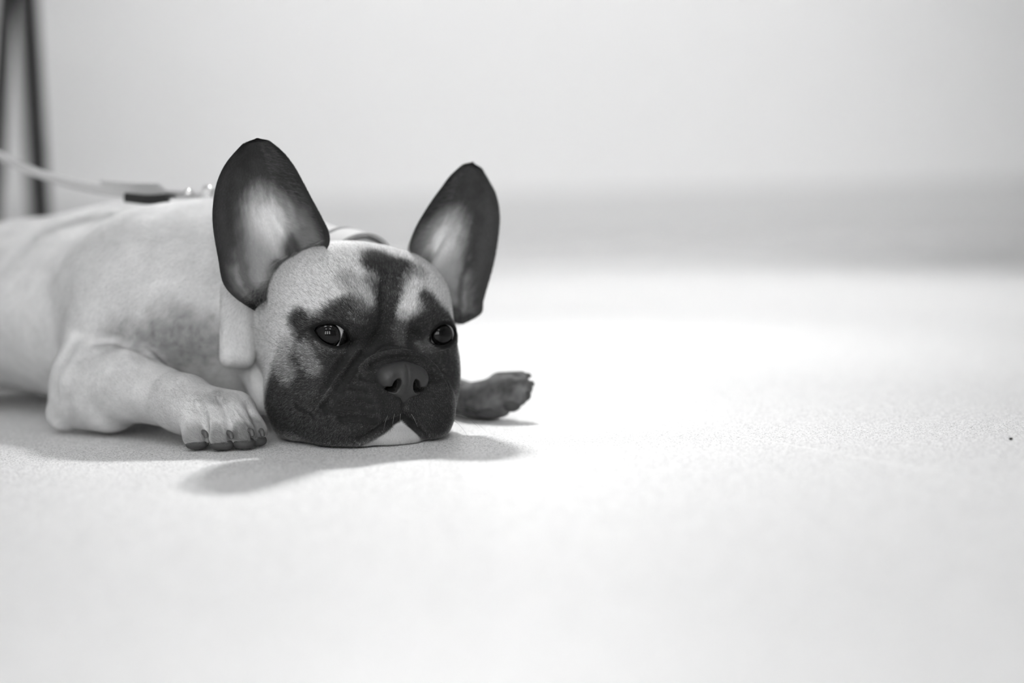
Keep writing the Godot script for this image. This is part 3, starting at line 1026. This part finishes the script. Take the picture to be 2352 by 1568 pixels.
# hairs on the triangles from index first on; each a thin curved blade
func hairs(first: int, density: float, length: Callable, width: float, shade: Callable, flow: Callable, keep: Callable, lift := 0.3, mess := 0.25) -> void:
	for t in range(first, skin_idx.size(), 3):
		var a := skin_pos[skin_idx[t]]
		var ab := skin_pos[skin_idx[t + 1]] - a
		var ac := skin_pos[skin_idx[t + 2]] - a
		var want := ab.cross(ac).length() * 0.5 * density
		var n := int(want)
		if rng.randf() < want - n:
			n += 1
		if n == 0:
			continue
		if not keep.call(a, skin_nor[skin_idx[t]]):
			continue
		for k in n:
			var u := rng.randf()
			var v := rng.randf()
			if u + v > 1.0:
				u = 1.0 - u
				v = 1.0 - v
			var p := a + ab * u + ac * v
			var nn := skin_nor[skin_idx[t]]
			var d: Vector3 = flow.call(p)
			d -= nn * d.dot(nn)
			d = d.normalized() + Vector3(rng.randfn(0, mess), rng.randfn(0, mess), rng.randfn(0, mess))
			d -= nn * d.dot(nn)
			d = (d.normalized() + nn * lift * rng.randf_range(0.5, 1.5)).normalized()
			var l: float = length.call(p) * rng.randf_range(0.6, 1.3)
			var x := d.cross(nn).normalized()
			var z := x.cross(d)
			x *= width * rng.randf_range(0.7, 1.3)
			var y := d * l
			z *= l
			var c: float = shade.call(p)
			p -= nn * 0.0003
			fur.append_array([x.x, y.x, z.x, p.x, x.y, y.y, z.y, p.y, x.z, y.z, z.z, p.z, c, c, c, 1.0])


# hair on the ears: velvet on both faces, a fringe fanning from the inner edge and a tuft at the base
func ear_hairs(net: Array, side: float) -> void:
	var pos: PackedVector3Array = net[0]
	var nor: PackedVector3Array = net[1]
	var shades: PackedFloat32Array = net[3]
	var stride := 41
	var rows := pos.size() / 2 / stride
	var count := int(22000)
	for k in count:
		var fi := rng.randf() * (rows - 2)
		var fj := rng.randf() * 39.0
		var t := fj / 40.0 if side > 0.0 else 1.0 - fj / 40.0
		var s := fi / (rows - 1)
		var face := 0 if k % 5 else 1
		var i := int(fi)
		var j := int(fj)
		var a := face * rows * stride + i * stride + j
		var u := fi - i
		var v := fj - j
		var p := pos[a].lerp(pos[a + 1], v).lerp(pos[a + stride].lerp(pos[a + stride + 1], v), u)
		var along := (pos[a + stride] - pos[a]).normalized()
		var across := (pos[a + 1] - pos[a]).normalized() * side
		var nn := nor[a]
		var c := shades[a] * rng.randf_range(0.7, 1.4)
		var l := 0.0026
		var d := along
		var lift := 0.15
		if face == 0 and t > 0.72:
			d = along * 0.7 - across * 0.8
			l = 0.0070 * (1.0 - 0.6 * s)
			lift = 0.25
			if rng.randf() < 0.4:
				c = lerpf(c, 0.22, 0.6)
		if face == 0 and s < (0.07 if t < 0.5 else 0.14):
			d = along * -0.3 - across * 0.5 + nn * 0.6
			l = 0.0095
			lift = 0.5
			c = [0.02, 0.05, 0.30][k % 3]
		d += Vector3(rng.randfn(0, 0.25), rng.randfn(0, 0.25), rng.randfn(0, 0.25))
		d -= nn * d.dot(nn)
		d = (d.normalized() + nn * lift).normalized()
		one_hair(head_frame * p, head_frame.basis * d, head_frame.basis * nn, l * rng.randf_range(0.6, 1.3), 0.00014, c)
	# the outline of the ear is soft with short hair
	for k in 5000:
		var fi := rng.randf() * (rows - 2)
		var j := 0 if rng.randf() < 0.5 else 40
		var i := int(fi)
		var a := i * stride + j
		var p := pos[a].lerp(pos[a + stride], fi - i)
		var out := (pos[a] - pos[a + (1 if j == 0 else -1)]).normalized()
		var d := (out + (pos[a + stride] - pos[a]).normalized() * 1.2 + Vector3(rng.randfn(0, 0.2), rng.randfn(0, 0.2), rng.randfn(0, 0.2))).normalized()
		one_hair(head_frame * p, head_frame.basis * d, head_frame.basis * nor[a], 0.0022 * rng.randf_range(0.5, 1.2), 0.00013, shades[a] * rng.randf_range(0.8, 1.3))


func one_hair(p: Vector3, d: Vector3, nn: Vector3, l: float, width: float, c: float) -> void:
	var x := d.cross(nn).normalized()
	var z := x.cross(d) * l
	x *= width * rng.randf_range(0.7, 1.3)
	var y := d * l
	fur.append_array([x.x, y.x, z.x, p.x, x.y, y.y, z.y, p.y, x.z, y.z, z.z, p.z, c, c, c, 1.0])


func blade() -> ArrayMesh:
	var pos := PackedVector3Array()
	var nor := PackedVector3Array()
	var idx := PackedInt32Array([0, 2, 1, 1, 2, 3, 2, 4, 3])
	for r in [[0.0, 0.0, 1.0], [0.5, 0.05, 0.8]]:
		pos.append_array([Vector3(-0.5 * r[2], r[0], r[1]), Vector3(0.5 * r[2], r[0], r[1])])
	pos.append(Vector3(0, 1.0, 0.0))
	for p in pos:
		nor.append(Vector3(p.x * 0.03, 0, 1).normalized())
	return arrays(pos, nor, idx)


func nose_leather() -> StandardMaterial3D:
	var m := grey(0.028, 0.44, "nose leather")
	var nt := NoiseTexture2D.new()
	var n := FastNoiseLite.new()
	n.seed = 21
	n.noise_type = FastNoiseLite.TYPE_CELLULAR
	n.frequency = 0.06
	nt.noise = n
	nt.seamless = true
	nt.as_normal_map = true
	nt.bump_strength = 2.0
	m.normal_enabled = true
	m.normal_texture = nt
	m.normal_scale = 0.5
	m.uv1_triplanar = true
	m.uv1_scale = Vector3.ONE * 40.0
	return m


func dog() -> void:
	var root := Node3D.new()
	root.name = "dog"
	add_child(root)
	tag(root, "fawn short-haired dog with a black mask lying with its head on the floor", "dog")
	var inv := head_frame.affine_inverse()
	var net := head_field().nets(Vector3(-0.095, -0.084, -0.135), Vector3(0.095, 0.079, 0.05), 0.0012 / DETAIL)
	var first := skin(net, head_frame, head_shade)
	var eyes := [head_frame * eye_frame(0), head_frame * eye_frame(1)]
	var off_eye := func(p: Vector3, _n: Vector3) -> bool:
		for i in 2:
			var e: Transform3D = eyes[i]
			var q := e.affine_inverse() * p
			if q.z > -0.002 and lid_gap(i, q) < 0.0022:
				return false
		var h := inv * p
		return p.y > 0.002 and h.z > -0.095 and rng.randf() < 1.0 - 0.5 * ss(0.050, 0.082, (h - Vector3(0, -0.040, 0.012)).length())
	var flow_out := func(p: Vector3) -> Vector3: return head_frame.basis * head_flow(inv * p)
	var hair_out := func(p: Vector3) -> float: return head_hair(inv * p)
	var long_head := func(p: Vector3) -> float:
		var q := inv * p
		var l := lerpf(0.0019, 0.0040, ss(0.050, 0.082, (q - Vector3(0, -0.040, 0.012)).length()))
		return lerpf(l, 0.0026, chin(q))
	hairs(first, 7.0e6, long_head, 0.00014, hair_out, flow_out, off_eye, 0.17, 0.18)
	net = body_field().nets(Vector3(-0.60, -0.004, -2.45), Vector3(-0.01, 0.20, -1.80), 0.003 / DETAIL)
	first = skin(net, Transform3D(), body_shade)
	var arm_flow := func(p: Vector3) -> Vector3: return Vector3(0.6, -0.35, 0.7).lerp(Vector3(-0.5, -0.6, -0.3), ss(0.06, 0.10, p.y))
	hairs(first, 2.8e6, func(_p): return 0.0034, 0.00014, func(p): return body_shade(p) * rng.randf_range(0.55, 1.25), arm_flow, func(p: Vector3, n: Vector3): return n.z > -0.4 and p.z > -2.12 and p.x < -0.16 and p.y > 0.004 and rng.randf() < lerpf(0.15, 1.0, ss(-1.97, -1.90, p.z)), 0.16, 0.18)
	net = paw_field().nets(Vector3(-0.30, -0.004, -1.89), Vector3(-0.175, 0.065, -1.765), 0.0012 / DETAIL)
	first = skin(net, Transform3D(), paw_shade)
	hairs(first, 3.5e6, func(_p): return 0.0036, 0.00013, func(p): return paw_shade(p) * rng.randf_range(0.42, 1.25), arm_flow, func(p: Vector3, _n): return p.y > 0.0045 and rng.randf() < ss(-1.856, -1.838, p.z), 0.16, 0.18)
	net = far_paw_field().nets(Vector3(-0.085, -0.004, -2.01), Vector3(0.025, 0.05, -1.89), 0.002 / DETAIL)
	skin(net, Transform3D(), far_paw_shade)
	net = ear(NEAR_OUT, NEAR_IN, ear_shade)
	skin(net, head_frame)
	ear_hairs(net, 1.0)
	net = ear(FAR_IN, FAR_OUT, func(s, q, f, p): return ear_shade(s, 1.0 - q, f, p))
	skin(net, head_frame)
	ear_hairs(net, -1.0)
	var m := StandardMaterial3D.new()
	m.vertex_color_use_as_albedo = true
	m.roughness = 0.85
	m.metallic_specular = 0.25
	m.resource_name = "short coat"
	part("body", arrays(skin_pos, skin_nor, skin_idx, skin_col), m, root)
	var mm := MultiMesh.new()
	mm.transform_format = MultiMesh.TRANSFORM_3D
	mm.use_colors = true
	var bl := blade()
	var hm := StandardMaterial3D.new()
	hm.vertex_color_use_as_albedo = true
	hm.roughness = 0.48
	hm.metallic_specular = 0.42
	hm.resource_name = "hair"
	mm.mesh = bl
	mm.instance_count = fur.size() / 16
	mm.buffer = fur
	var fo := MultiMeshInstance3D.new()
	fo.name = "fur"
	fo.multimesh = mm
	fo.material_override = hm
	root.add_child(fo)
	tag(fo, "", "", "", "stuff")
	var nf := nose_field().nets(Vector3(-0.025, -0.053, 0.005), Vector3(0.025, -0.012, 0.045), 0.0008)
	var nose := part("nose", arrays(nf[0], nf[1], nf[2]), nose_leather(), root)
	nose.transform = head_frame
	var em := StandardMaterial3D.new()
	em.vertex_color_use_as_albedo = true
	em.roughness = 0.03
	em.metallic_specular = 0.36
	em.resource_name = "wet eye"
	for i in 2:
		var gaze := head_frame.basis.inverse() * ([Vector3(-0.08, 0.03, 1.0), Vector3(0.42, 0.03, 1.0)][i] as Vector3)
		var e := eyeball(EYE_RADII[i], gaze, [1.0, -1.0][i])
		var o := part("eye", arrays(e[0], e[1], e[2], e[3]), em, root)
		o.transform = head_frame * Transform3D(Basis(), EYES[i])
		part("iris", arrays(e[0], e[1], e[4], e[3]), em, o)
		part("pupil", arrays(e[0], e[1], e[5], e[3]), em, o)
	var leather := grey(0.060, 0.8, "paw pad leather")
	for c in [[Vector3(-0.2376, 0.0052, -1.7912), Vector3(0.0086, 0.0052, 0.0088)], [Vector3(-0.2180, 0.0052, -1.7842), Vector3(0.0090, 0.0052, 0.0090)], [Vector3(-0.2018, 0.0052, -1.7862), Vector3(0.0085, 0.0052, 0.0086)], [Vector3(-0.1934, 0.0052, -1.7982), Vector3(0.0075, 0.0052, 0.0078)], [Vector3(-0.0015, 0.0135, -1.9085), Vector3(0.0075, 0.0060, 0.0065)], [Vector3(0.0080, 0.0205, -1.9100), Vector3(0.0060, 0.0055, 0.0050)], [Vector3(-0.0205, 0.0180, -1.9180), Vector3(0.0070, 0.0045, 0.0060)], [Vector3(-0.0190, 0.0058, -1.9150), Vector3(0.0100, 0.0055, 0.0070)]]:
		var pf := Field.new()
		pf.ell(c[0], c[1], 0.002)
		pf.floor_at(Transform3D(Basis(), Vector3(0, 0.0005, 0)), 0.003)
		var half: Vector3 = c[1] + Vector3.ONE * 0.0015
		var pn := pf.nets(c[0] - half, c[0] + half, 0.0010)
		part("paw_pad", arrays(pn[0], pn[1], pn[2]), leather, root)
	var horn := grey(0.09, 0.4, "dark claw")
	for c in [[Vector3(-0.2381, 0.0108, -1.793), 0.0103, Vector3(0.75, 0.15, 0.75)], [Vector3(-0.2187, 0.0112, -1.786), 0.0105, Vector3(0.75, 0.10, 0.75)], [Vector3(-0.2027, 0.0118, -1.788), 0.0100, Vector3(0.70, 0.15, 0.75)], [Vector3(-0.1944, 0.0125, -1.800), 0.0090, Vector3(0.55, -0.10, 0.8)], [Vector3(0.0065, 0.0318, -1.929), 0.0062, Vector3(0.95, 0.25, 0.2)], [Vector3(0.0080, 0.0262, -1.915), 0.0078, Vector3(0.8, 0.3, 0.4)]]:
		var d := (c[2] as Vector3).normalized()
		var at: Vector3 = c[0]
		var r: float = c[1]
		var up := Vector3(0, 0.20 * r, 0)
		part("claw", sweep(smooth_line(PackedVector3Array([at + up + d * r * 0.5, at + up + d * r * 0.88, at + up * 0.4 + d * (r + (0.0012 if at.x < -0.1 else 0.0004)), at - up * 1.1 + d * (r + (0.0024 if at.x < -0.1 else 0.0012))]), 5), 0.0029, 0.0025, Vector3.RIGHT, 0.5, 12), horn, root)
	var wm := grey(0.05, 0.4, "dark whisker")
	var pale := grey(0.35, 0.4, "pale whisker")
	for w in [[Vector3(-0.0735, -0.0114, -0.0386), Vector3(-0.022, 0.012, -0.006), 0], [Vector3(-0.0735, -0.0144, -0.0343), Vector3(-0.020, 0.006, -0.008), 0], [Vector3(0.0424, -0.0505, 0.0270), Vector3(0.026, -0.006, 0.004), 0], [Vector3(0.0440, -0.0535, 0.0260), Vector3(0.020, -0.012, 0.006), 0], [Vector3(0.0442, -0.0555, 0.0254), Vector3(0.030, -0.014, 0.002), 1], [Vector3(0.0396, -0.0471, 0.0284), Vector3(0.018, -0.001, 0.008), 0], [Vector3(0.0445, -0.0600, 0.0235), Vector3(0.014, -0.014, 0.004), 0], [Vector3(-0.0030, -0.0560, 0.0325), Vector3(-0.003, -0.009, 0.006), 1], [Vector3(-0.0080, -0.0560, 0.0325), Vector3(-0.004, -0.010, 0.006), 1], [Vector3(0.0060, -0.0560, 0.0320), Vector3(0.003, -0.009, 0.006), 1], [Vector3(-0.0140, -0.0575, 0.0335), Vector3(-0.005, -0.010, 0.005), 1]]:
		var a: Vector3 = head_frame * (w[0] as Vector3)
		var d: Vector3 = head_frame.basis * (w[1] as Vector3)
		part("whisker", sweep(smooth_line(PackedVector3Array([a, a + d * 0.5 + Vector3(0, d.length() * 0.10, 0), a + d]), 5), 0.00010, 0.00010, Vector3.ZERO, 0.3, 6), pale if w[2] else wm, root)
	things()


func things() -> void:
	# collar round the neck, snug on the coat
	var bf := body_field()
	var ba := bf.all()
	var axis := Vector3(-0.065, 0.02, -0.038).normalized()
	var mid := Vector3(-0.136, 0.086, -1.934)
	var u := axis.cross(Vector3.UP).normalized()
	var v := u.cross(axis)
	var loop := PackedVector3Array()
	for i in 73:
		var a := TAU * i / 72
		var d := u * cos(a) + v * sin(a)
		var r := 0.03
		for k in 40:
			var p := mid + d * r
			var e := bf.at(p, ba)
			r += (0.0016 - e) * 0.7
			r = clampf(r, 0.02, 0.082)
		loop.append(mid + d * r)
	var collar := Node3D.new()
	collar.name = "dog_collar"
	add_child(collar)
	tag(collar, "flat grey webbing collar with dark stitched edges round the dog's neck", "collar")
	part("band", sweep(loop, 0.0115, 0.0013, axis, 1.0, 14, 4.0), grey(0.55, 0.7, "grey webbing"), collar)
	for e in [-1.0, 1.0]:
		var edge := PackedVector3Array()
		for p in loop:
			edge.append(p + axis * 0.0095 * e + (p - mid).normalized() * 0.0011)
		part("edge_binding", sweep(edge, 0.0022, 0.0006, axis, 1.0, 8), grey(0.22, 0.8, "dark edging"), collar)
	var steel := grey(0.75, 0.18, "polished steel")
	steel.metallic = 1.0
	part("ring", ring(Vector3(-0.2330, 0.1830, -1.962), Vector3(0.3, 0.5, 0.8).normalized(), 0.0075, 0.0013), steel, collar)
	# leash lying over the back towards the stool
	var leash := Node3D.new()
	leash.name = "dog_leash"
	add_child(leash)
	tag(leash, "pale flat webbing leash with a steel clip running from the dog's back", "leash")
	var path := smooth_line(PackedVector3Array([Vector3(-0.548, 0.428, -2.738), Vector3(-0.560, 0.400, -2.65), Vector3(-0.565, 0.330, -2.40), Vector3(-0.535, 0.268, -2.18), Vector3(-0.4800, 0.2390, -2.125), Vector3(-0.4383, 0.2201, -2.100), Vector3(-0.4132, 0.2090, -2.085), Vector3(-0.3847, 0.1990, -2.070), Vector3(-0.3483, 0.1905, -2.050), Vector3(-0.3159, 0.1868, -2.030), Vector3(-0.2850, 0.1860, -2.010)]), 8)
	var web := grey(0.58, 0.75, "pale webbing")
	part("strap", sweep(path, 0.0048, 0.0012, Vector3(0.25, 0.75, 0.6), 1.0, 12, 4.0), web, leash)
	part("fold_back", sweep(smooth_line(PackedVector3Array([Vector3(-0.3400, 0.1925, -2.048), Vector3(-0.3159, 0.1905, -2.032), Vector3(-0.2860, 0.1895, -2.012)]), 6), 0.0080, 0.0014, Vector3(0.1, 0.5, 0.8), 1.0, 12, 4.0), web, leash)
	part("keeper", sweep(smooth_line(PackedVector3Array([Vector3(-0.3180, 0.1835, -2.018), Vector3(-0.2980, 0.1815, -2.005), Vector3(-0.2800, 0.1825, -1.995)]), 6), 0.0042, 0.0030, Vector3.UP, 1.0, 12, 3.0), grey(0.012, 0.5, "black rubber"), leash)
	part("clip", sweep(smooth_line(PackedVector3Array([Vector3(-0.2830, 0.1850, -2.004), Vector3(-0.2720, 0.1850, -1.996), Vector3(-0.2620, 0.1848, -1.988), Vector3(-0.2520, 0.1842, -1.979)]), 6), 0.0038, 0.0030, Vector3.UP, 0.6, 14), steel, leash)
	part("swivel", ball(Vector3(-0.2610, 0.1862, -1.983), 0.0042), steel, leash)
	part("hook", ring(Vector3(-0.2430, 0.1835, -1.971), Vector3(0.75, 0.2, -0.6).normalized(), 0.0085, 0.0014), steel, leash)
	stool()
	# a speck on the floor
	var sp := ball(Vector3.ZERO, 0.0012)
	var cr := part("crumb", sp, grey(0.03, 0.8, "dark crumb"))
	cr.position = Vector3(0.3558, 0.0009, -1.7196)
	cr.scale = Vector3(1.2, 0.75, 0.9)
	tag(cr, "tiny dark crumb lying alone on the pale floor", "crumb")


func ring(c: Vector3, axis: Vector3, r: float, thick: float) -> ArrayMesh:
	var u := axis.cross(Vector3(0.3, 0.9, 0.2)).normalized()
	var w := axis.cross(u)
	var pts := PackedVector3Array()
	for i in 33:
		pts.append(c + (u * cos(TAU * i / 32) + w * sin(TAU * i / 32)) * r)
	return sweep(pts, thick, thick, axis, 1.0, 10)


func ball(c: Vector3, r: float) -> ArrayMesh:
	var m := SphereMesh.new()
	m.radius = r
	m.height = 2.0 * r
	m.radial_segments = 24
	m.rings = 14
	var st := SurfaceTool.new()
	st.append_from(m, 0, Transform3D(Basis(), c))
	return st.commit()


func stool() -> void:
	var o := Node3D.new()
	o.name = "stool"
	o.position = Vector3(-0.742, 0, -2.90)
	add_child(o)
	tag(o, "stool on splayed black metal legs behind the dog", "stool")
	var black := grey(0.014, 0.45, "black painted steel")
	part("seat", box(Vector3(-0.24, 0.45, -0.20), Vector3(0.24, 0.478, 0.20), 0.008), grey(0.02, 0.6, "black seat"), o)
	for c in [[1, 1], [1, -1], [-1, 1], [-1, -1]]:
		for k in 2:
			var top := Vector3(0.209 - 0.018 * k, 0.45, 0.150)
			var foot := Vector3(0.215 - 0.075 * k, 0.0, 0.150)
			if c[1] < 0:
				top.x -= 0.065 * c[0]
				foot.x -= 0.065 * c[0]
			top *= Vector3(c[0], 1, c[1])
			foot *= Vector3(c[0], 1, c[1])
			part("leg", sweep(PackedVector3Array([foot, foot.lerp(top, 0.5), top]), 0.010, 0.010, Vector3.RIGHT, 1.0, 16), black, o)
